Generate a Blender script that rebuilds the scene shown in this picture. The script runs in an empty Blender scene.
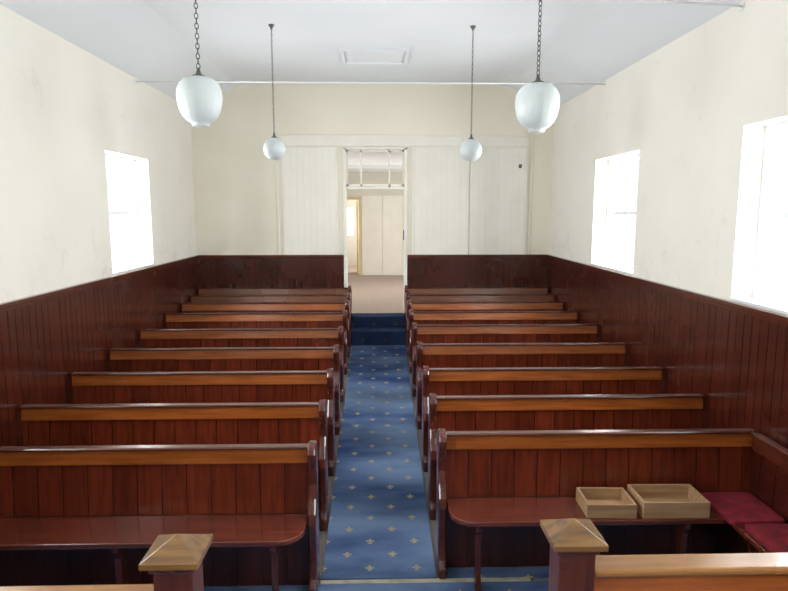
import bpy, bmesh, math, random
from mathutils import Vector, Matrix
random.seed(3)
S = bpy.context.scene
COL = S.collection
R = math.radians
S.view_settings.view_transform = 'Standard'

# ------------------------------------------------------------------ materials
def lin(h):
    h = h.lstrip('#'); v = [int(h[i:i+2], 16)/255 for i in (0, 2, 4)]
    return tuple((c/12.92 if c <= .04045 else ((c+.055)/1.055)**2.4) for c in v) + (1,)
def newmat(name):
    m = bpy.data.materials.new(name); m.use_nodes = True
    nt = m.node_tree; b = nt.nodes['Principled BSDF']
    return m, nt, b
def math_n(nt, op, a, b=None, c=None):
    n = nt.nodes.new('ShaderNodeMath'); n.operation = op
    for i, v in enumerate((a, b, c)):
        if v is None: continue
        if isinstance(v, (int, float)): n.inputs[i].default_value = v
        else: nt.links.new(v, n.inputs[i])
    return n.outputs[0]
def coords(nt, rnd=True):
    tc = nt.nodes.new('ShaderNodeTexCoord')
    if not rnd: return tc.outputs['Object']
    oi = nt.nodes.new('ShaderNodeObjectInfo')
    s = nt.nodes.new('ShaderNodeVectorMath'); s.operation = 'ADD'
    m = math_n(nt, 'MULTIPLY', oi.outputs['Random'], 7.3)
    nt.links.new(tc.outputs['Object'], s.inputs[0]); nt.links.new(m, s.inputs[1])
    return s.outputs[0]
def ramp(nt, fac, cols, pos=(0.3, .7)):
    r = nt.nodes.new('ShaderNodeValToRGB'); nt.links.new(fac, r.inputs[0])
    r.color_ramp.elements[0].position = pos[0]; r.color_ramp.elements[1].position = pos[1]
    r.color_ramp.elements[0].color = cols[0]; r.color_ramp.elements[1].color = cols[1]
    return r.outputs[0]
def wood(name, c1, c2, grain=0, board=False, rough=.3, coat=.35, blot=.25):
    m, nt, b = newmat(name)
    co = coords(nt)
    at = None
    if board:
        at = nt.nodes.new('ShaderNodeAttribute'); at.attribute_name = 'tone'
        s = nt.nodes.new('ShaderNodeVectorMath'); s.operation = 'ADD'
        nt.links.new(co, s.inputs[0]); nt.links.new(math_n(nt, 'MULTIPLY', at.outputs['Fac'], 53.1), s.inputs[1]); co2 = s.outputs[0]
    else: co2 = co
    mp = nt.nodes.new('ShaderNodeMapping'); nt.links.new(co2, mp.inputs[0])
    sc = [30, 30, 30]; sc[grain] = 2.0; mp.inputs['Scale'].default_value = sc
    n = nt.nodes.new('ShaderNodeTexNoise'); nt.links.new(mp.outputs[0], n.inputs['Vector'])
    n.inputs['Scale'].default_value = 1.0; n.inputs['Detail'].default_value = 6; n.inputs['Distortion'].default_value = .4
    col = ramp(nt, n.outputs[0], (lin(c1), lin(c2)), (.22, .8))
    n2 = nt.nodes.new('ShaderNodeTexNoise'); nt.links.new(co, n2.inputs['Vector']); n2.inputs['Scale'].default_value = 1.8
    n2.inputs['Detail'].default_value = 2
    f = math_n(nt, 'MULTIPLY_ADD', n2.outputs[0], blot*2, 1-blot)
    if board: f = math_n(nt, 'MULTIPLY', f, at.outputs['Fac'])
    h = nt.nodes.new('ShaderNodeHueSaturation'); nt.links.new(col, h.inputs['Color']); nt.links.new(f, h.inputs['Value'])
    nt.links.new(h.outputs[0], b.inputs['Base Color'])
    nt.links.new(math_n(nt, 'MULTIPLY_ADD', n2.outputs[0], .2, rough-.1), b.inputs['Roughness'])
    b.inputs['Coat Weight'].default_value = coat
    b.inputs['Coat Roughness'].default_value = .14
    bp = nt.nodes.new('ShaderNodeBump'); bp.inputs['Strength'].default_value = .1; bp.inputs['Distance'].default_value = .01
    nt.links.new(n.outputs[0], bp.inputs['Height']); nt.links.new(bp.outputs[0], b.inputs['Normal'])
    return m
def plain(name, c, rough=.6, metal=0, c2=None, scale=4, bump=0, coat=0, pos=(.3, .7), board=False, sss=0, stain=None):
    m, nt, b = newmat(name)
    n = nt.nodes.new('ShaderNodeTexNoise'); nt.links.new(coords(nt), n.inputs['Vector'])
    n.inputs['Scale'].default_value = scale; n.inputs['Detail'].default_value = 5
    col = ramp(nt, n.outputs[0], (lin(c2 or c), lin(c)), pos)
    if board:
        at = nt.nodes.new('ShaderNodeAttribute'); at.attribute_name = 'tone'
        h = nt.nodes.new('ShaderNodeHueSaturation'); nt.links.new(col, h.inputs['Color']); nt.links.new(at.outputs['Fac'], h.inputs['Value']); col = h.outputs[0]
    if stain:
        g = nt.nodes.new('ShaderNodeNewGeometry'); sp = nt.nodes.new('ShaderNodeSeparateXYZ'); nt.links.new(g.outputs['Position'], sp.inputs[0])
        ns = nt.nodes.new('ShaderNodeTexNoise'); nt.links.new(coords(nt), ns.inputs['Vector']); ns.inputs['Scale'].default_value = 3.2; ns.inputs['Detail'].default_value = 9
        ns.inputs['Roughness'].default_value = .65
        low = nt.nodes.new('ShaderNodeMapRange'); nt.links.new(sp.outputs[2], low.inputs[0])
        low.inputs[1].default_value = 2.0; low.inputs[2].default_value = 2.7; low.inputs[3].default_value = .12; low.inputs[4].default_value = 0
        t = nt.nodes.new('ShaderNodeMapRange'); nt.links.new(math_n(nt, 'ADD', ns.outputs[0], low.outputs[0]), t.inputs[0])
        t.inputs[1].default_value = .62; t.inputs[2].default_value = .78; t.inputs[3].default_value = 0; t.inputs[4].default_value = .4
        mx = nt.nodes.new('ShaderNodeMix'); mx.data_type = 'RGBA'; nt.links.new(t.outputs[0], mx.inputs[0])
        nt.links.new(col, mx.inputs[6]); mx.inputs[7].default_value = lin(stain); col = mx.outputs[2]
    nt.links.new(col, b.inputs['Base Color'])
    b.inputs['Roughness'].default_value = rough; b.inputs['Metallic'].default_value = metal; b.inputs['Coat Weight'].default_value = coat
    if sss:
        b.inputs['Subsurface Weight'].default_value = sss; b.inputs['Subsurface Scale'].default_value = .06
        b.inputs['Subsurface Radius'].default_value = (1,1,1)
    if bump:
        n3 = nt.nodes.new('ShaderNodeTexNoise'); nt.links.new(coords(nt), n3.inputs['Vector']); n3.inputs['Scale'].default_value = 9; n3.inputs['Detail'].default_value = 6
        bp = nt.nodes.new('ShaderNodeBump'); bp.inputs['Strength'].default_value = bump; bp.inputs['Distance'].default_value = .02
        nt.links.new(n3.outputs[0], bp.inputs['Height']); nt.links.new(bp.outputs[0], b.inputs['Normal'])
    return m
def carpet_mat(name='blue_carpet', ca='#2b4069', cb='#6f86a6', cm='#b39f6c'):
    m, nt, b = newmat(name)
    tc = nt.nodes.new('ShaderNodeTexCoord')
    sp = nt.nodes.new('ShaderNodeSeparateXYZ'); nt.links.new(tc.outputs['Object'], sp.inputs[0])
    U = [sp.outputs[0], math_n(nt, 'ADD', sp.outputs[1], sp.outputs[2])]
    s = .35
    def lattice(o):
        out = []; sg = []
        for i in (0, 1):
            a = math_n(nt, 'MULTIPLY_ADD', U[i], 1/s, 50.2 + o)
            a = math_n(nt, 'SUBTRACT', math_n(nt, 'FRACT', a), .5)
            sg.append(a); out.append(math_n(nt, 'ABSOLUTE', a))
        star = math_n(nt, 'ADD', math_n(nt, 'SQRT', out[0]), math_n(nt, 'SQRT', out[1]))
        st = math_n(nt, 'LESS_THAN', star, .34)
        def blob(cx, cy, r):
            px = math_n(nt, 'SUBTRACT', out[0], cx); py = math_n(nt, 'SUBTRACT', sg[1], cy)
            return math_n(nt, 'LESS_THAN', math_n(nt, 'ADD', math_n(nt, 'MULTIPLY', px, px), math_n(nt, 'MULTIPLY', py, py)), r*r)
        f = math_n(nt, 'MAXIMUM', st, blob(.062, .012, .031))
        f = math_n(nt, 'MAXIMUM', f, blob(0, .068, .034)); f = math_n(nt, 'MAXIMUM', f, blob(.026, -.072, .022))
        return math_n(nt, 'MAXIMUM', f, blob(0, -.02, .028))
    f = math_n(nt, 'MAXIMUM', lattice(0), lattice(.5))
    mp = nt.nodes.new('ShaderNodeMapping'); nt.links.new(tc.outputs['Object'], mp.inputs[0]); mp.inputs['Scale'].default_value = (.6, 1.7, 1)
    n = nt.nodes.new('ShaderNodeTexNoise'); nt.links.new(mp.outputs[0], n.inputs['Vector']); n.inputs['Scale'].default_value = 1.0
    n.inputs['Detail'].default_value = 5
    base = ramp(nt, n.outputs[0], (lin(ca), lin(cb)), (.38, .64))  # wear noise stretched crosswise; its bands also paint window light into the colour
    n4 = nt.nodes.new('ShaderNodeTexNoise'); nt.links.new(tc.outputs['Object'], n4.inputs['Vector']); n4.inputs['Scale'].default_value = 200
    mx = nt.nodes.new('ShaderNodeMix'); mx.data_type = 'RGBA'
    nt.links.new(math_n(nt, 'MULTIPLY', f, .75), mx.inputs[0]); nt.links.new(base, mx.inputs[6]); mx.inputs[7].default_value = lin(cm)
    h = nt.nodes.new('ShaderNodeHueSaturation'); nt.links.new(mx.outputs[2], h.inputs['Color'])
    nt.links.new(math_n(nt, 'MULTIPLY_ADD', n4.outputs[0], .9, .55), h.inputs['Value'])
    nt.links.new(h.outputs[0], b.inputs['Base Color']); b.inputs['Roughness'].default_value = .95
    b.inputs['Specular IOR Level'].default_value = .15
    bp = nt.nodes.new('ShaderNodeBump'); bp.inputs['Strength'].default_value = .3; bp.inputs['Distance'].default_value = .004
    nt.links.new(n4.outputs[0], bp.inputs['Height']); nt.links.new(bp.outputs[0], b.inputs['Normal'])
    return m
def pane_mat():
    m, nt, b = newmat('window_glass')
    t = nt.nodes.new('ShaderNodeBsdfTransparent'); g = nt.nodes.new('ShaderNodeBsdfGlossy'); g.inputs['Roughness'].default_value = .02
    mx = nt.nodes.new('ShaderNodeMixShader'); mx.inputs[0].default_value = .06
    nt.links.new(t.outputs[0], mx.inputs[1]); nt.links.new(g.outputs[0], mx.inputs[2])
    nt.links.new(mx.outputs[0], nt.nodes['Material Output'].inputs['Surface'])
    return m
M = {
 'wains_y': wood('wainscot_boards_side', '#30100a', '#4b1c10', 2, True, .25, .6),
 'wains_x': wood('wainscot_boards_back', '#33110b', '#4d1e12', 2, True, .28, .5),
 'cap_y': wood('cap_wood_side', '#36140b', '#5c2816', 1, False, .25, .6),
 'dark_x': wood('dark_moulding', '#34120b', '#5e2918', 0, False, .22, .7),
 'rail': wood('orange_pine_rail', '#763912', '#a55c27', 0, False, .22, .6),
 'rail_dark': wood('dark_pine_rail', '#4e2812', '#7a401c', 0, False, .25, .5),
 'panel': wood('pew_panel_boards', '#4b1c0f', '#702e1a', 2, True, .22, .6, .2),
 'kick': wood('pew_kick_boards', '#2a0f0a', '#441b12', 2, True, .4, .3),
 'seat': wood('pew_seat_wood', '#40180f', '#713222', 0, False, .2, .75, .3),
 'end': wood('pew_end_wood', '#37130b', '#5d2616', 2, False, .24, .6),
 'newel': wood('newel_wood', '#38150c', '#5a2816', 2, False, .3, .4),
 'newel_cap': wood('newel_cap_wood', '#3f2810', '#8c6530', 0, False, .25, .6, .5),
 'handrail': wood('handrail_wood', '#734820', '#9c6d3a', 0, False, .25, .5),
 'floorw': wood('old_floorboards', '#4d4741', '#7d766d', 1, False, .7, 0),
 'tray': wood('tan_tray_wood', '#876747', '#b8946c', 0, False, .7, 0, .3),
 'yellow': wood('yellow_pine', '#d0b67c', '#e6d29c', 2, False, .45, .2),
 'plaster': plain('cream_plaster', '#f0ebdc', .85, c2='#eae4d2', scale=1.3, bump=.12),
 'plaster_side': plain('cream_plaster_side', '#e9e6dc', .85, c2='#e3dfd3', scale=1.1, bump=.2, pos=(.2, .6), stain='#c4beaf'),
 'hall': plain('hall_plaster', '#e0dccf', .85, c2='#d8d4c6', scale=1.3),
 'ceil': plain('white_ceiling', '#ecf0f3', .9, c2='#e7ecf0', scale=.8),
 'paint': plain('white_gloss_paint', '#f1efe5', .5, c2='#ebe8dc', scale=3, board=True),
 'white': plain('window_white_paint', '#dde2e6', .4),
 'rod': plain('white_rod_paint', '#e8eaec', .4),
 'opal': plain('opal_glass', '#cdd5d4', .38, c2='#c9d2d1', scale=2, coat=.1, sss=.8),
 'iron': plain('dull_metal', '#6a6a66', .4, .8),
 'nosing': plain('pale_nosing', '#b5b09e', .5, c2='#96907c', scale=14),
 'beige': plain('beige_carpet', '#b5a396', .95, c2='#a49184', scale=20),
 'red': plain('crimson_cloth', '#8c1024', .85, c2='#5c0a16', scale=14, bump=.6),
 'carpet': carpet_mat(), 'carpet_shaded': carpet_mat('shaded_blue_carpet', '#1b2742', '#2d3d61', '#5c5646'), 'glass': pane_mat(),  # second carpet, for the steps, has their shade painted into its colours
}
# ------------------------------------------------------------------ builders
ORI = {}
def empty(name, loc, label=None, cat=None, group=None, kind=None):
    o = bpy.data.objects.new(name, None); COL.objects.link(o); o.location = loc; o.empty_display_size = .1
    ORI[o.name] = Vector(loc); tag(o, label, cat, group, kind); return o
def tag(o, label=None, cat=None, group=None, kind=None):
    if label: o['label'] = label
    if cat: o['category'] = cat
    if group: o['group'] = group
    if kind: o['kind'] = kind
    return o
class MB:
    def __init__(s):
        s.bm = bmesh.new(); s.tl = s.bm.faces.layers.float.new('tone'); s.tone = 1.0
    def rt(s, a=.8, b=1.22): s.tone = random.uniform(a, b); return s
    def F(s, vs):
        f = s.bm.faces.new(vs); f[s.tl] = s.tone; return f
    def box(s, x0, x1, y0, y1, z0, z1, zb=None):
        f = zb or (lambda y: z0)
        vs = [s.bm.verts.new(p) for p in ((x0,y0,f(y0)),(x1,y0,f(y0)),(x1,y1,f(y1)),(x0,y1,f(y1)),(x0,y0,z1),(x1,y0,z1),(x1,y1,z1),(x0,y1,z1))]
        for q in ((0,3,2,1),(4,5,6,7),(0,1,5,4),(1,2,6,5),(2,3,7,6),(3,0,4,7)): s.F([vs[i] for i in q])
        return s
    def prism(s, pts, axis, a, b):
        def P(u, v, w):
            return {0: (w, u, v), 1: (u, w, v), 2: (u, v, w)}[axis]
        A = [s.bm.verts.new(P(u, v, a)) for u, v in pts]; B = [s.bm.verts.new(P(u, v, b)) for u, v in pts]
        n = len(pts)
        s.F(A); s.F(B[::-1])
        for i in range(n): s.F([A[i], B[i], B[(i+1) % n], A[(i+1) % n]])
        return s
    def lathe(s, prof, cx, cy, cz, n=40, rib=0, nr=16):
        rings = []
        for r, z in prof:
            if r < 1e-5: rings.append([s.bm.verts.new((cx, cy, cz+z))])
            else:
                row = []
                for i in range(n):
                    a = 2*math.pi*i/n; q = r*(1+rib*math.cos(nr*a))
                    row.append(s.bm.verts.new((cx+q*math.cos(a), cy+q*math.sin(a), cz+z)))
                rings.append(row)
        for a, b in zip(rings, rings[1:]):
            for i in range(n):
                j = (i+1) % n
                vs = [a[i % len(a)], a[j % len(a)], b[j % len(b)], b[i % len(b)]]
                u = []
                for v in vs:
                    if v not in u: u.append(v)
                if len(u) > 2: s.F(u)
        return s
    def tube(s, p0, p1, r, n=10):
        p0, p1 = Vector(p0), Vector(p1); d = (p1-p0)
        q = d.to_track_quat('Z', 'Y').to_matrix().to_4x4()
        bmesh.ops.create_cone(s.bm, cap_ends=True, segments=n, radius1=r, radius2=r, depth=d.length, matrix=Matrix.Translation((p0+p1)/2) @ q)
        return s
    def torus(s, c, Rx, Rz, r, rot, n=12, k=6):
        mt = Matrix.Rotation(rot, 4, 'Z'); g = []
        for i in range(n):
            a = 2*math.pi*i/n; row = []
            for j in range(k):
                b = 2*math.pi*j/k
                p = Vector(((Rx + r*math.cos(b))*math.cos(a), r*math.sin(b), (Rz + r*math.cos(b))*math.sin(a)))
                row.append(s.bm.verts.new(mt @ p + Vector(c)))
            g.append(row)
        for i in range(n):
            for j in range(k):
                s.F([g[i][j], g[(i+1)%n][j], g[(i+1)%n][(j+1)%k], g[i][(j+1)%k]])
        return s
    def build(s, name, mat, parent=None, bevel=0, smooth=False, sub=0):
        bmesh.ops.recalc_face_normals(s.bm, faces=s.bm.faces)
        me = bpy.data.meshes.new(name)
        if parent is not None: org = ORI[parent.name]
        else:
            vs = [v.co for v in s.bm.verts]
            org = Vector(((min(v.x for v in vs)+max(v.x for v in vs))/2, (min(v.y for v in vs)+max(v.y for v in vs))/2, min(v.z for v in vs)))
        bmesh.ops.translate(s.bm, verts=s.bm.verts, vec=-org)
        s.bm.to_mesh(me); s.bm.free(); me.materials.append(mat)
        o = bpy.data.objects.new(name, me); COL.objects.link(o)
        if parent is not None: o.parent = parent
        else: o.location = org
        ORI[o.name] = org
        if smooth:
            for p in me.polygons: p.use_smooth = True
        if bevel:
            md = o.modifiers.new('bevel', 'BEVEL'); md.width = bevel; md.segments = 2; md.limit_method = 'ANGLE'
        if sub:
            md = o.modifiers.new('sub', 'SUBSURF'); md.levels = sub; md.render_levels = sub
        return o
XL, XR, YB, YF = -2.965, 2.84, 10.13, -1.8
CZ = 2.66
EZ, FZ = 4.26, 4.66
SILL, HEAD = 1.95, 3.31
def fz(y): return 0 if y < 4.2 else .105*(y-4.2)
def gz(y): return max(.014, fz(y)+.001)
LAND = .965
# ------------------------------------------------------------------ floor, walls, ceiling
o = MB().prism([(YF-.2,-.2),(YF-.2,0),(4.2,0),(YB+.15,fz(YB+.15)),(YB+.15,-.2)], 0, XL-.3, XR+.3).build('floor', M['floorw']); tag(o, kind='structure')
WINS = {-1: [(.2,1.55),(3.5,4.83),(6.92,8.18)], 1: [(.2,1.55),(3.5,4.83),(6.75,8.1)]}
def side_wall(name, x0, x1, wins):
    m = MB(); m.box(x0,x1,YF,YB,-.2,SILL); m.box(x0,x1,YF,YB,HEAD,EZ+.25)
    ys = [YF]+[v for w in wins for v in w]+[YB]
    for i in range(0, len(ys), 2): m.box(x0,x1,ys[i],ys[i+1],SILL,HEAD)
    tag(m.build(name, M['plaster_side']), kind='structure')
side_wall('wall_left', XL-.3, XL, WINS[-1]); side_wall('wall_right', XR, XR+.3, WINS[1])
DX0, DX1, DZ1 = -.54, .46, 3.66
m = MB().prism([(XL-.3,-.2),(DX0,-.2),(DX0,DZ1),(DX1,DZ1),(DX1,-.2),(XR+.3,-.2),(XR+.3,FZ+.2),(XL-.3,FZ+.2)], 1, YB, YB+.15)
tag(m.build('wall_back', M['plaster']), kind='structure')
tag(MB().box(XL-.3,XR+.3,YF-.2,YF,-.2,FZ+.2).build('wall_front', M['plaster']), kind='structure')
m = MB().prism([(XL-.02,EZ),(-2.36,4.545),(-2.2,4.61),(-2.05,4.645),(-1.9,FZ),(1.8,FZ),(1.95,4.645),(2.1,4.61),(2.26,4.545),(XR+.02,EZ),(XR+.3,EZ+.02),(XR+.3,FZ+.3),(XL-.3,FZ+.3),(XL-.3,EZ+.02)], 1, YF-.1, YB+.02)
tag(m.build('ceiling', M['ceil']), kind='structure')
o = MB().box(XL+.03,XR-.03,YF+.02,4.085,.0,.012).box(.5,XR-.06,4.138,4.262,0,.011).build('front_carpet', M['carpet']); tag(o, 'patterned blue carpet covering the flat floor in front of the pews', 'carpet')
xa = .418
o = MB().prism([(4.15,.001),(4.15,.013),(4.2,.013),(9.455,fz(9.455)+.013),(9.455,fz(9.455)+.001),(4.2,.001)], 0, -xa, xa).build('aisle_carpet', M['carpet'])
tag(o, 'long blue aisle carpet with small gold motifs running up between the pews', 'carpet')
o = MB().box(-.425,1.1,4.09,4.135,.0,.013).build('carpet_nosing', M['nosing'], bevel=.003); tag(o, 'pale nosing strip across the near end of the blue aisle carpet', 'strip')
st = empty('carpeted_steps', (0,9.8,fz(9.46)), 'two blue carpeted steps with painted-in shade rising to the doorway at the far end of the aisle', 'steps')
MB().box(-.425,.425,9.46,9.8,0,.79,zb=lambda y: fz(y)+.002).build('step', M['carpet_shaded'], st, bevel=.012)
MB().box(-.425,.425,9.8,YB-.001,0,LAND,zb=lambda y: fz(y)+.002).build('step', M['carpet_shaded'], st, bevel=.012)
# ------------------------------------------------------------------ windows
wn = 0
for side in (-1, 1):
    for k, (a, b) in enumerate(WINS[side]):
        wn += 1
        xi = XL if side < 0 else XR
        xg = xi + side*.17
        w = empty('window_%d' % wn, (xg, (a+b)/2, SILL), kind='structure')
        x0, x1 = sorted((xg, xg+side*.06))
        f = MB(); t = .055
        f.box(x0,x1,a,b,SILL,SILL+t); f.box(x0,x1,a,b,HEAD-t,HEAD); f.box(x0,x1,a,a+t,SILL+t,HEAD-t); f.box(x0,x1,b-t,b,SILL+t,HEAD-t)
        f.build('window_frame', M['white'], w, bevel=.004)
        zm = (SILL+HEAD)/2; xb0, xb1 = sorted((xg+side*.012, xg+side*.045))
        MB().box(xb0,xb1,a+t,b-t,zm-.022,zm+.022).build('meeting_rail', M['white'], w, bevel=.003)
        g = MB(); ym = (a+b)/2
        g.box(xb0,xb1,ym-.008,ym+.008,SILL+t,zm-.022); g.box(xb0,xb1,ym-.008,ym+.008,zm+.022,HEAD-t)
        g.build('glazing_bar', M['white'], w)
        xp0, xp1 = sorted((xg+side*.026, xg+side*.03))
        MB().box(xp0,xp1,a+t,b-t,SILL+t,HEAD-t).build('pane', M['glass'], w)
        xs0, xs1 = sorted((xi-side*.015, xg))
        MB().box(xs0,xs1,a,b,SILL,SILL+.02).build('window_sill', M['white'], w, bevel=.004)
        L = bpy.data.lights.new('daylight_fill', 'AREA'); L.shape = 'RECTANGLE'; L.size = 2.0; L.size_y = 2.1; L.energy = (410,285,335)[k]; L.color = (.98,.99,1)
        lo = bpy.data.objects.new('daylight_fill', L); COL.objects.link(lo)
        lo.location = (xi+side*.9, (a+b)/2, (SILL+HEAD)/2+.1); lo.rotation_euler = (0, R(90)*side, 0)
# ------------------------------------------------------------------ wainscot
WT = 1.905
def wains_side(n, xi, s):
    w = empty('trim_%d' % n, (xi, (YF+YB)/2, 0), kind='structure')
    m = MB(); y = YF; bw = .1
    while y < YB-.01:
        y1 = min(y+bw-.007, YB); xa_, xb_ = sorted((xi, xi-s*.02))
        m.rt(.88,1.14).box(xa_,xb_,y,y1,0,WT,zb=lambda q: fz(q)+.014); y += bw
    m.tone = .6
    xa_, xb_ = sorted((xi, xi-s*.013)); m.box(xa_,xb_,YF,4.2,.014,WT); m.box(xa_,xb_,4.2,YB,0,WT,zb=lambda q: fz(q)+.014)
    m.build('panel_boards', M['wains_y'], w)
    xa_, xb_ = sorted((xi, xi-s*.05)); c = MB().box(xa_,xb_,YF,YB-.05,WT,WT+.035)
    xa_, xb_ = sorted((xi, xi-s*.034)); c.box(xa_,xb_,YF,YB-.05,WT-.035,WT)
    c.build('cap_rail', M['cap_y'], w, bevel=.005)
wains_side(1, XL, -1); wains_side(2, XR, 1)
def wains_back(n, x0, x1):
    w = empty('trim_%d' % n, ((x0+x1)/2, YB, 0), kind='structure')
    m = MB(); x = x0
    while x < x1-.01:
        m.rt(.88,1.14).box(x, min(x+.093, x1), YB-.02, YB, fz(YB), WT); x += .1
    m.tone = .6
    m.box(x0, x1, YB-.013, YB, fz(YB), WT); m.build('panel_boards', M['wains_x'], w)
    MB().box(x0,x1,YB-.05,YB,WT,WT+.035).box(x0,x1,YB-.034,YB,WT-.035,WT).build('cap_rail', M['dark_x'], w, bevel=.005)
wains_back(3, XL+.001, -.565); wains_back(4, .485, XR-.001)
# ------------------------------------------------------------------ white boarding on back wall
def boarding(n, x0, x1, z0, z1):
    w = empty('trim_%d' % n, ((x0+x1)/2, YB, z0), kind='structure')
    m = MB(); x = x0+.035; nb = 8; bw = (x1-x0-.07)/nb
    for i in range(nb):
        m.rt(.985,1.0).box(x+.0015, x+bw-.0015, YB-.02, YB, z0, z1-.03); x += bw
    m.tone = .85
    m.box(x0+.035, x1-.035, YB-.016, YB, z0, z1-.03)
    m.build('panel_boards', M['paint'], w)
    MB().box(x0,x0+.035,YB-.03,YB,z0,z1).box(x1-.035,x1,YB-.03,YB,z0,z1).box(x0+.035,x1-.035,YB-.03,YB,z1-.03,z1).build('panel_frame', M['paint'], w, bevel=.004)
boarding(5, -1.54, -.64, WT+.036, 3.68); boarding(6, .56, 1.486, WT+.036, 3.68); boarding(7, 1.497, 2.44, WT+.036, 3.68)
w = empty('trim_8', (.43, YB, 3.69), kind='structure')
MB().box(-1.54,2.44,YB-.014,YB,3.69,3.84).build('frieze_board', M['paint'], w)
MB().box(-1.62,2.52,YB-.028,YB,3.84,3.865).build('cornice', M['paint'], w, bevel=.005)
w = empty('trim_9', (-1.62, YB, WT), kind='structure'); MB().box(-1.635,-1.605,YB-.014,YB,WT+.036,3.4).build('post', M['paint'], w, bevel=.004)
tag(MB().box(2.485,2.515,YB-.014,YB,WT+.036,3.83).build('trim_10', M['paint'], bevel=.004), kind='structure')
hk = empty('coat_hook', (2.31, YB-.05, 3.36), 'small dark metal hook near the top right of the white boarding', 'hook')
MB().box(2.285,2.335,YB-.032,YB-.0205,3.34,3.40).build('back_plate', M['iron'], hk, bevel=.003)
MB().tube((2.31,YB-.032,3.38),(2.31,YB-.085,3.365),.008).tube((2.31,YB-.083,3.366),(2.31,YB-.09,3.40),.008).build('peg', M['iron'], hk, smooth=True)
# ------------------------------------------------------------------ doorway
d = empty('door_1', (-.04, YB, LAND), kind='structure')
f = MB(); f.box(DX0-.02,DX0+.03,YB-.03,YB+.17,LAND,DZ1); f.box(DX1-.03,DX1+.02,YB-.03,YB+.17,LAND,DZ1); f.box(DX0-.02,DX1+.02,YB-.03,YB+.17,DZ1-.03,DZ1+.015)
f.build('door_frame', M['paint'], d, bevel=.004)
MB().box(DX0+.03,DX1-.03,YB,YB+.12,3.0,3.045).build('transom_bar', M['paint'], d, bevel=.004)
g = MB()
for x in (DX0+.045, -.27, .19, DX1-.045): g.box(x-.014,x+.014,YB+.04,YB+.08,3.045,DZ1-.03)
g.box(DX0+.03,DX1-.03,YB+.04,YB+.08,3.045,3.085); g.box(DX0+.03,DX1-.03,YB+.04,YB+.08,DZ1-.065,DZ1-.03)
g.build('transom_frame', M['paint'], d)
MB().box(DX0+.03,DX1-.03,YB+.055,YB+.06,3.085,DZ1-.065).build('transom_pane', M['glass'], d)
MB().box(DX1-.045,DX1-.03,YB+.02,YB+.05,2.18,2.34).build('latch', M['iron'], d)
# ------------------------------------------------------------------ hall beyond
LX0, LX1, LY, LC = -1.9, 2.6, 16.2, 3.62
tag(MB().box(LX0-.2,LX1+.2,YB+.001,19.2,LAND-.15,LAND).build('floor', M['beige']), kind='structure')
tag(MB().box(LX0-.15,LX0,YB+.15,LY,LAND,LC).build('wall_hall_left', M['hall']), kind='structure')
tag(MB().box(LX1,LX1+.15,YB+.15,LY,LAND,LC).build('wall_hall_right', M['hall']), kind='structure')
tag(MB().prism([(LX0,LAND),(-1.25,LAND),(-1.25,2.95),(-.47,2.95),(-.47,LAND),(LX1,LAND),(LX1,LC),(LX0,LC)],1,LY,LY+.12).build('wall_hall_back', M['hall']), kind='structure')
tag(MB().box(LX0-.2,LX1+.2,YB+.15,19.2,LC,LC+.15).build('ceiling', M['ceil']), kind='structure')
tag(MB().box(LX0,LX1,13.4,13.46,LC-.06,LC).build('trim_11', M['ceil']), kind='structure')
d2 = empty('door_2', (-.86, LY, LAND), kind='structure')
MB().box(-.51,-.46,LY-.03,LY+.14,LAND,3.0).box(-1.27,-1.2,LY-.03,LY+.14,LAND,3.0).box(-1.2,-.51,LY-.03,LY+.14,2.94,3.0).build('door_frame', M['yellow'], d2)
MB().box(-.56,-.53,LY+.16,LY+.86,LAND+.01,2.9).build('door_leaf', M['yellow'], d2, bevel=.004)
d3 = empty('trim_12', (.4, LY, LAND), kind='structure')
m = MB()
for x in (-.42, .12, .66): m.box(x, x+.535, LY-.02, LY, LAND+.0, 3.05)
m.build('panel_boards', M['paint'], d3, bevel=.006)
tag(MB().box(-2.2,-1.9,LY+.12,19,LAND,LC).box(.6,.75,LY+.12,19,LAND,LC).build('wall_room_side', M['hall']), kind='structure')
bw_ = MB().box(-1.9,-1.5,19,19.15,LAND,LC).box(-.75,.6,19,19.15,LAND,LC).box(-1.5,-.75,19,19.15,LAND,1.9).box(-1.5,-.75,19,19.15,2.75,LC)
tag(bw_.build('wall_room_back', M['hall']), kind='structure')
def area(loc, rot, sx, sy, e, col=(1,.98,.96)):
    L = bpy.data.lights.new('daylight_fill', 'AREA'); L.shape = 'RECTANGLE'; L.size = sx; L.size_y = sy; L.energy = e; L.color = col
    lo = bpy.data.objects.new('daylight_fill', L); COL.objects.link(lo); lo.location = loc; lo.rotation_euler = rot
area((LX1-.05, 13.2, 2.3), (0, R(90), 0), 1.3, 2.0, 80)  # added fill lamps inside the hall and far room, at no window opening
area((LX0+.05, 12.6, 2.3), (0, -R(90), 0), 1.3, 1.6, 30)
area((0.3, 17.6, 2.4), (0, R(90), 0), 1.2, 1.2, 50)
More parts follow.
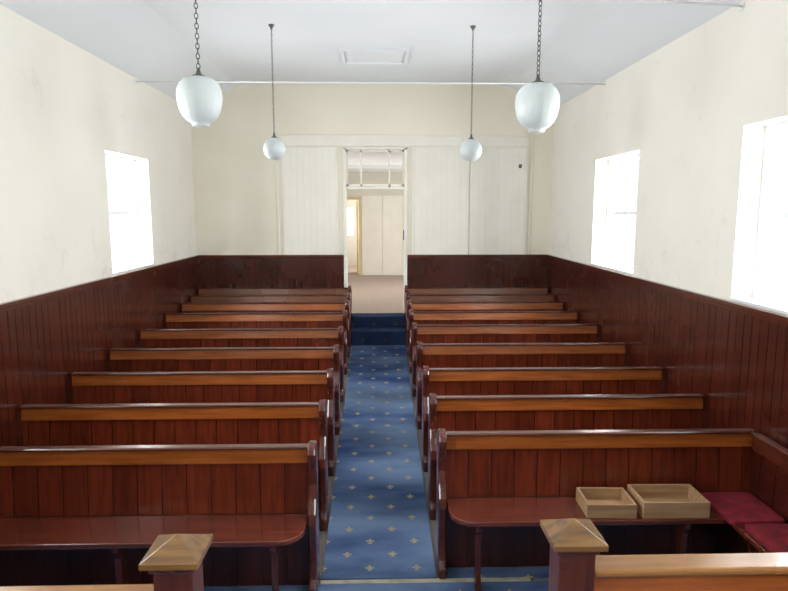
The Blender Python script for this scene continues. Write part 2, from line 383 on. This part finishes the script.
# ------------------------------------------------------------------ pews
def pew(side, Y0, ztop, row, label, depth, xin=None):
    f0 = fz(Y0)
    zs = f0 + .535*(ztop-f0)
    xe0, xe1 = (.43, .49)
    xw = (XR-.053) if side > 0 else (-XL-.053)
    sg = side
    def bx(m, a, b, *r, **k):
        lo, hi = sorted((sg*a, sg*b)); return m.box(lo, hi, *r, **k)
    p = empty('pew', (sg*(xe1+xw)/2, Y0, f0), label, 'pew', 'wooden pews in the left block' if sg < 0 else 'wooden pews in the right block')
    yb = Y0-.03
    H = ztop+.035; r = .088; cy, cz = Y0-.022, H-r
    pts = [(Y0-.2, gz(Y0-.2)), (Y0+.085, gz(Y0+.085)), (Y0+.085, f0+.08), (Y0+.05, f0+.16), (Y0+.042, H-.28), (Y0+.045, H-.2), (Y0+.058, H-.155)]
    for k in range(11):
        a = R(-22+k*23.5); pts.append((cy+r*math.cos(a), cz+r*math.sin(a)))
    pts += [(Y0-.066, H-.195), (Y0-.06, H-.24), (Y0-.066, H-.30), (Y0-.095, zs+.13), (Y0-.145, zs+.04), (Y0-.165, zs-.03), (Y0-.15, zs-.12), (Y0-.13, f0+.22), (Y0-.15, f0+.12), (Y0-.2, f0+.08)]
    lo, hi = sorted((sg*xe0, sg*xe1))
    MB().prism(pts, 0, lo, hi).build('pew_end', M['end'], p, bevel=.014)
    q0, q1 = sorted((sg*xe1, sg*xw))
    m = MB(); x = xe1
    while x < xw-.01:
        e = min(x+.164, xw); q2, q3 = sorted((sg*x, sg*e))
        m.rt().prism([(yb-.012, zs), (yb+.012, zs), (Y0+.012, ztop-.1), (Y0-.012, ztop-.1)], 0, q2, q3); x += .17
    m.tone = .4
    m.prism([(yb-.006, zs), (yb+.009, zs), (Y0+.009, ztop-.1), (Y0-.006, ztop-.1)], 0, q0, q1)
    m.build('back_panel', M['panel'], p, bevel=.002)
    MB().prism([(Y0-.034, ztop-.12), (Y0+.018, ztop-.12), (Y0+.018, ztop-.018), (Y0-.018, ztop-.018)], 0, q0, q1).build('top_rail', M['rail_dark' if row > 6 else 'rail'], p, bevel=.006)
    MB().prism([(Y0-.034, ztop-.018), (Y0+.036, ztop-.018), (Y0+.04, ztop-.006), (Y0+.03, ztop), (Y0-.026, ztop), (Y0-.038, ztop-.008)], 0, q0, q1).build('cap_moulding', M['dark_x'], p, bevel=.003)
    xs = xw if not xin else xin
    ysb, ysf = yb-.013, yb-.013-depth
    pl = [(sg*(xe1+.004), ysb), (sg*(xe1+.004), ysf+.16)]
    for k in range(1, 7):
        a = R(180+k*15); pl.append((sg*(xe1+.164+.16*math.cos(a)), ysf+.16+.16*math.sin(a)))
    pl += [(sg*xs, ysf), (sg*xs, ysb)]
    MB().prism(pl, 2, zs-.035, zs).build('seat', M['seat'], p, bevel=.008)
    m = MB(); x = xe1
    while x < xw-.01:
        e = min(x+.164, xw); bx(m.rt(), x, e, yb-.012, yb+.012, 0, zs-.001, zb=gz); x += .17
    m.tone = .4
    bx(m, xe1, xw, yb-.006, yb+.01, 0, zs-.001, zb=gz)
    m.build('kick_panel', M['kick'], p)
    for xl in (.69, (xs+.5)/2, xs-.25):
        q2, q3 = sorted((sg*(xl-.02), sg*(xl+.02)))
        yf_ = ysf+.04; yk = yb-.014
        MB().prism([(yk, zs-.036), (yf_, zs-.036), (yf_, zs-.09), (yf_+.035, zs-.14), (yf_+.04, f0+.14), (yf_+.005, gz(yf_)+.06), (yf_, gz(yf_)),
                    (yf_+.1, gz(yf_+.1)), (yf_+.1, f0+.14), (yf_+.12, zs-.16), (yk, zs-.12)], 0, q2, q3).build('leg', M['end'], p, bevel=.004)
    return p, zs
LY_ = [4.12,4.93,5.78,6.63,7.5,8.42,9.12,9.58,9.99]
RY_ = [4.31,5.06,5.84,6.75,7.66,8.45,9.12,9.58,9.99]
ordn = ['front','second','third','fourth','fifth','sixth','seventh','eighth','ninth']
for side, ys in ((-1, LY_), (1, RY_)):
    for i, y in enumerate(ys):
        zt = .826+.052*y + (0,.0,0,0,0,0,0,.03,.07)[i]
        dep = .37 if i == 0 else min(.36, y-ys[i-1]-.17)
        dep = max(dep, .2)
        bl = 'left' if side < 0 else 'right'
        if i == 0: lb = 'front wooden pew left of the aisle with its whole bare seat in view' if side < 0 else 'front wooden pew right of the aisle with tan wooden trays on its seat'
        elif i == 8: lb = 'rearmost pew %s of the aisle, standing against the dark back panelling' % bl
        else: lb = 'varnished wooden pew %s of the aisle, %s row from the front' % (bl, ordn[i])
        r_, zs = pew(side, y, zt, i, lb, dep, 2.385 if (side > 0 and i == 0) else None)
        if side > 0 and i == 0: ZS = zs; ZT = zt
sb = empty('side_bench', (2.55, 3.3, 0), 'dark wooden side bench along the right wall joining the front right pew', 'bench')
xb1 = XR-.052
MB().box(2.39, xb1, 2.3, 4.26, ZS-.035, ZS).build('seat', M['seat'], sb, bevel=.008)
m = MB(); y = 2.3
while y < 4.26: m.rt().box(xb1-.03, xb1, y, min(y+.162,4.265), ZS+.001, ZT-.13); y += .17
m.build('back_panel', M['wains_y'], sb)
MB().box(xb1-.045, xb1, 2.3, 4.265, ZT-.13, ZT-.02).build('top_rail', M['cap_y'], sb, bevel=.005)
MB().box(xb1-.06, xb1, 2.3, 4.265, ZT-.018, ZT).build('cap_moulding', M['cap_y'], sb, bevel=.004)
for y in (2.4, 3.75):
    MB().prism([(2.40,ZS-.036),(xb1,ZS-.036),(xb1,.013),(2.47,.013),(2.50,.2),(2.47,ZS-.14)],1,y,y+.035).build('leg', M['end'], sb)
MB().box(xb1-.06, xb1, 2.25, 2.3, .013, ZT).build('bench_end', M['end'], sb, bevel=.008)
def cushion(x0,x1,y0,y1,z,t,label):
    m = MB()
    m.bm.free(); m.bm = bmesh.new()
    bmesh.ops.create_cube(m.bm, size=1); bmesh.ops.subdivide_edges(m.bm, edges=m.bm.edges, cuts=7, use_grid_fill=True)
    for v in m.bm.verts:
        u, w_, h = v.co.x*2, v.co.y*2, v.co.z*2
        k = (1-abs(u)**8)*(1-abs(w_)**8)
        zz = z + t/2 + h*t/2*(.55+.45*k) + (random.uniform(-.003,.003) if h > 0 else 0)
        if h < 0: zz = z+.001
        v.co = Vector(((x0+x1)/2+u*(x1-x0)/2*(1-.02*abs(w_)**3), (y0+y1)/2+w_*(y1-y0)/2*(1-.02*abs(u)**3), zz))
    o = m.build('seat_cushion', M['red'], smooth=True, sub=1)
    tag(o, label, 'cushion', 'crimson cushions on the side bench')
cushion(2.36, 2.75, 3.82, 4.255, ZS, .032, 'flat crimson cushion in the corner where front right pew meets side bench')
cushion(2.42, 2.75, 3.30, 3.79, ZS, .032, 'flat crimson cushion on the side bench, nearer the camera at the photo edge')
def tray(x0,x1,y0,y1,z,h,label,rot):
    cx, cy = (x0+x1)/2, (y0+y1)/2
    t = empty('wooden_tray', (cx,cy,z), label, 'tray', 'tan wooden trays on the front pew')
    th = .019
    MB().box(x0+th,x1-th,y0+th,y1-th,z+.001,z+.014).build('tray_base', M['tray'], t)
    MB().box(x0,x1,y0,y0+th,z+.001,z+h).build('side_panel', M['tray'], t, bevel=.003)
    MB().box(x0,x1,y1-th,y1,z+.001,z+h).build('side_panel', M['tray'], t, bevel=.003)
    MB().box(x0,x0+th,y0+th,y1-th,z+.001,z+h).build('side_panel', M['tray'], t, bevel=.003)
    MB().box(x1-th,x1,y0+th,y1-th,z+.001,z+h).build('side_panel', M['tray'], t, bevel=.003)
    t.rotation_euler.z = R(rot)
tray(1.43,1.77,3.925,4.20,ZS,.10,'smaller square tan wooden tray on the seat, nearer the aisle',-2)
tray(1.81,2.27,3.915,4.21,ZS,.115,'larger rectangular tan wooden tray on the seat, nearer the red cushion',-1)
# ------------------------------------------------------------------ front railings
def railing(sg, xp, yp, zc, zr, label, xend):
    r_ = empty('front_railing', (sg*xp, yp, 0), label, 'railing', 'front railings with pyramid capped posts')
    h = .066
    c = sg*xp
    MB().box(c-h,c+h,yp-h,yp+h,.013,zc-.03).build('newel_post', M['newel'], r_, bevel=.008)
    cp = MB(); b = .097
    cp.box(c-b,c+b,yp-b,yp+b,zc-.022,zc)
    vs = [cp.bm.verts.new(p) for p in ((c-b+.003,yp-b+.003,zc),(c+b-.003,yp-b+.003,zc),(c+b-.003,yp+b-.003,zc),(c-b+.003,yp+b-.003,zc),(c,yp,zc+.055))]
    for i in range(4): cp.F([vs[i], vs[(i+1)%4], vs[4]])
    cp.build('post_cap', M['newel_cap'], r_, bevel=.002)
    MB().box(c-.077,c+.077,yp-.077,yp+.077,zc-.05,zc-.023).build('neck_moulding', M['newel'], r_, bevel=.008)
    x0, x1 = sorted((sg*(xp+h), sg*xend))
    MB().box(x0,x1,yp-.055,yp+.055,zr-.03,zr).build('handrail', M['handrail'], r_, bevel=.01)
    MB().box(x0,x1,yp-.03,yp+.03,zr-.15,zr-.03).build('lower_rail', M['rail'], r_, bevel=.005)
    m = MB(); x = x0
    while x < x1-.01: m.rt().box(x, min(x+.114,x1), yp-.015, yp+.015, .013, zr-.15); x += .12
    m.build('panel_boards', M['kick'], r_)
railing(1, .712, 2.1, 1.490, 1.37, 'front railing and pyramid capped post right of the aisle', XR-.06)
railing(-1, .695, 2.0, 1.505, 1.345, 'front railing and pyramid capped post left of the aisle', -XL-.06)
# ------------------------------------------------------------------ lamps
def lamp(x, y, zc, big, label):
    l = empty('pendant_lamp', (x,y,FZ), label, 'pendant lamp', 'hanging globe lamps')
    if big:
        prof = [(0,-.168),(.052,-.168),(.057,-.162),(.057,-.149),(.066,-.144),(.088,-.131),(.110,-.108),(.131,-.068),(.143,-.015),(.146,.028),(.141,.068),(.124,.104),(.096,.13),(.06,.143),(0,.145)]
        ct, cr = .143, .038
        MB().lathe(prof,x,y,zc,96,.003,20).build('globe_shade', M['opal'], l, smooth=True)
    else:
        prof = [(0,-.124)]+[(.124*math.cos(R(a)), .124*math.sin(R(a))) for a in range(-82, 76, 8)]+[(.03,.123),(0,.123)]
        ct, cr = .120, .028
        MB().lathe(prof,x,y,zc).build('globe_shade', M['opal'], l, smooth=True, sub=1)
    MB().lathe([(0,ct-.004),(cr+.004,ct-.004),(cr+.004,ct+.01),(cr*.5,ct+.02),(.012,ct+.04),(.008,ct+.06),(0,ct+.06)],x,y,zc,24).build('lamp_cap', M['iron'], l, smooth=True)
    m = MB(); z = zc+ct+.07; k = 0
    Rx, Rz, rr, pitch = (.011,.019,.0032,.031) if big else (.008,.018,.0028,.030)
    while z < FZ-.04:
        m.torus((x,y,z), Rx, Rz, rr, (k%2)*math.pi/2+.4); z += pitch; k += 1
    m.build('chain', M['iron'], l, smooth=True)
    MB().lathe([(0,FZ-zc),(.03,FZ-zc),(.03,FZ-zc-.012),(.015,FZ-zc-.03),(.006,FZ-zc-.05),(0,FZ-zc-.05)],x,y,zc,24).build('ceiling_rose', M['iron'], l, smooth=True)
lamp(-1.162,4.19,3.375,True,'large egg shaped opal lamp hanging nearest the left wall')
lamp(1.06,4.19,3.345,True,'large egg shaped opal lamp hanging nearest the right wall')
lamp(-1.15,7.05,3.338,False,'small round opal lamp hanging farther back on the left')
lamp(1.05,7.05,3.33,False,'small round opal lamp hanging farther back on the right')
# ------------------------------------------------------------------ tie rods, hatch
for ya, yb_, z, lb in ((7.9, 7.9, EZ-.005, 'thin white tie rod spanning the ceiling beyond the small round lamps'), (4.0, 4.97, EZ, 'thin white tie rod at the top of the photo above the large lamps')):
    t = empty('tie_rod', (0,(ya+yb_)/2,z), lb, 'tie rod')
    MB().tube((XL-.03,ya,z-.03),(XR+.03,yb_,z-.03),.009,12).build('rod', M['rod'], t, smooth=True)
    for s_, xx, y in ((-1,XL,ya),(1,XR,yb_)):
        q0,q1 = sorted((xx, xx-s_*.008)); MB().box(q0,q1,y-.025,y+.025,z-.055,z-.005).build('end_plate', M['rod'], t, bevel=.003)
h = empty('ceiling_hatch', (-.02,8.4,FZ), 'square white loft hatch in the middle of the ceiling', 'hatch')
a0,a1,b0,b1 = -.47,.40,8.02,8.75
MB().box(a0,a1,b0,b0+.04,FZ-.03,FZ).box(a0,a1,b1-.04,b1,FZ-.03,FZ).box(a0,a0+.04,b0+.04,b1-.04,FZ-.03,FZ).box(a1-.04,a1,b0+.04,b1-.04,FZ-.03,FZ).build('hatch_frame', M['ceil'], h, bevel=.004)
MB().box(a0+.045,a1-.045,b0+.045,b1-.045,FZ-.008,FZ).build('hatch_panel', M['ceil'], h)
# ------------------------------------------------------------------ world, camera
W = bpy.data.worlds.new('overcast_sky'); S.world = W; W.use_nodes = True
W.node_tree.nodes['Background'].inputs[0].default_value = (.95,.98,1,1); W.node_tree.nodes['Background'].inputs[1].default_value = 1.6
cam = bpy.data.cameras.new('camera'); co = bpy.data.objects.new('camera', cam); COL.objects.link(co)
co.location = (0,0,CZ); co.rotation_euler = (R(90-7.87), 0, R(-1.49)); cam.sensor_width = 36; cam.lens = 36*615/788
S.camera = co
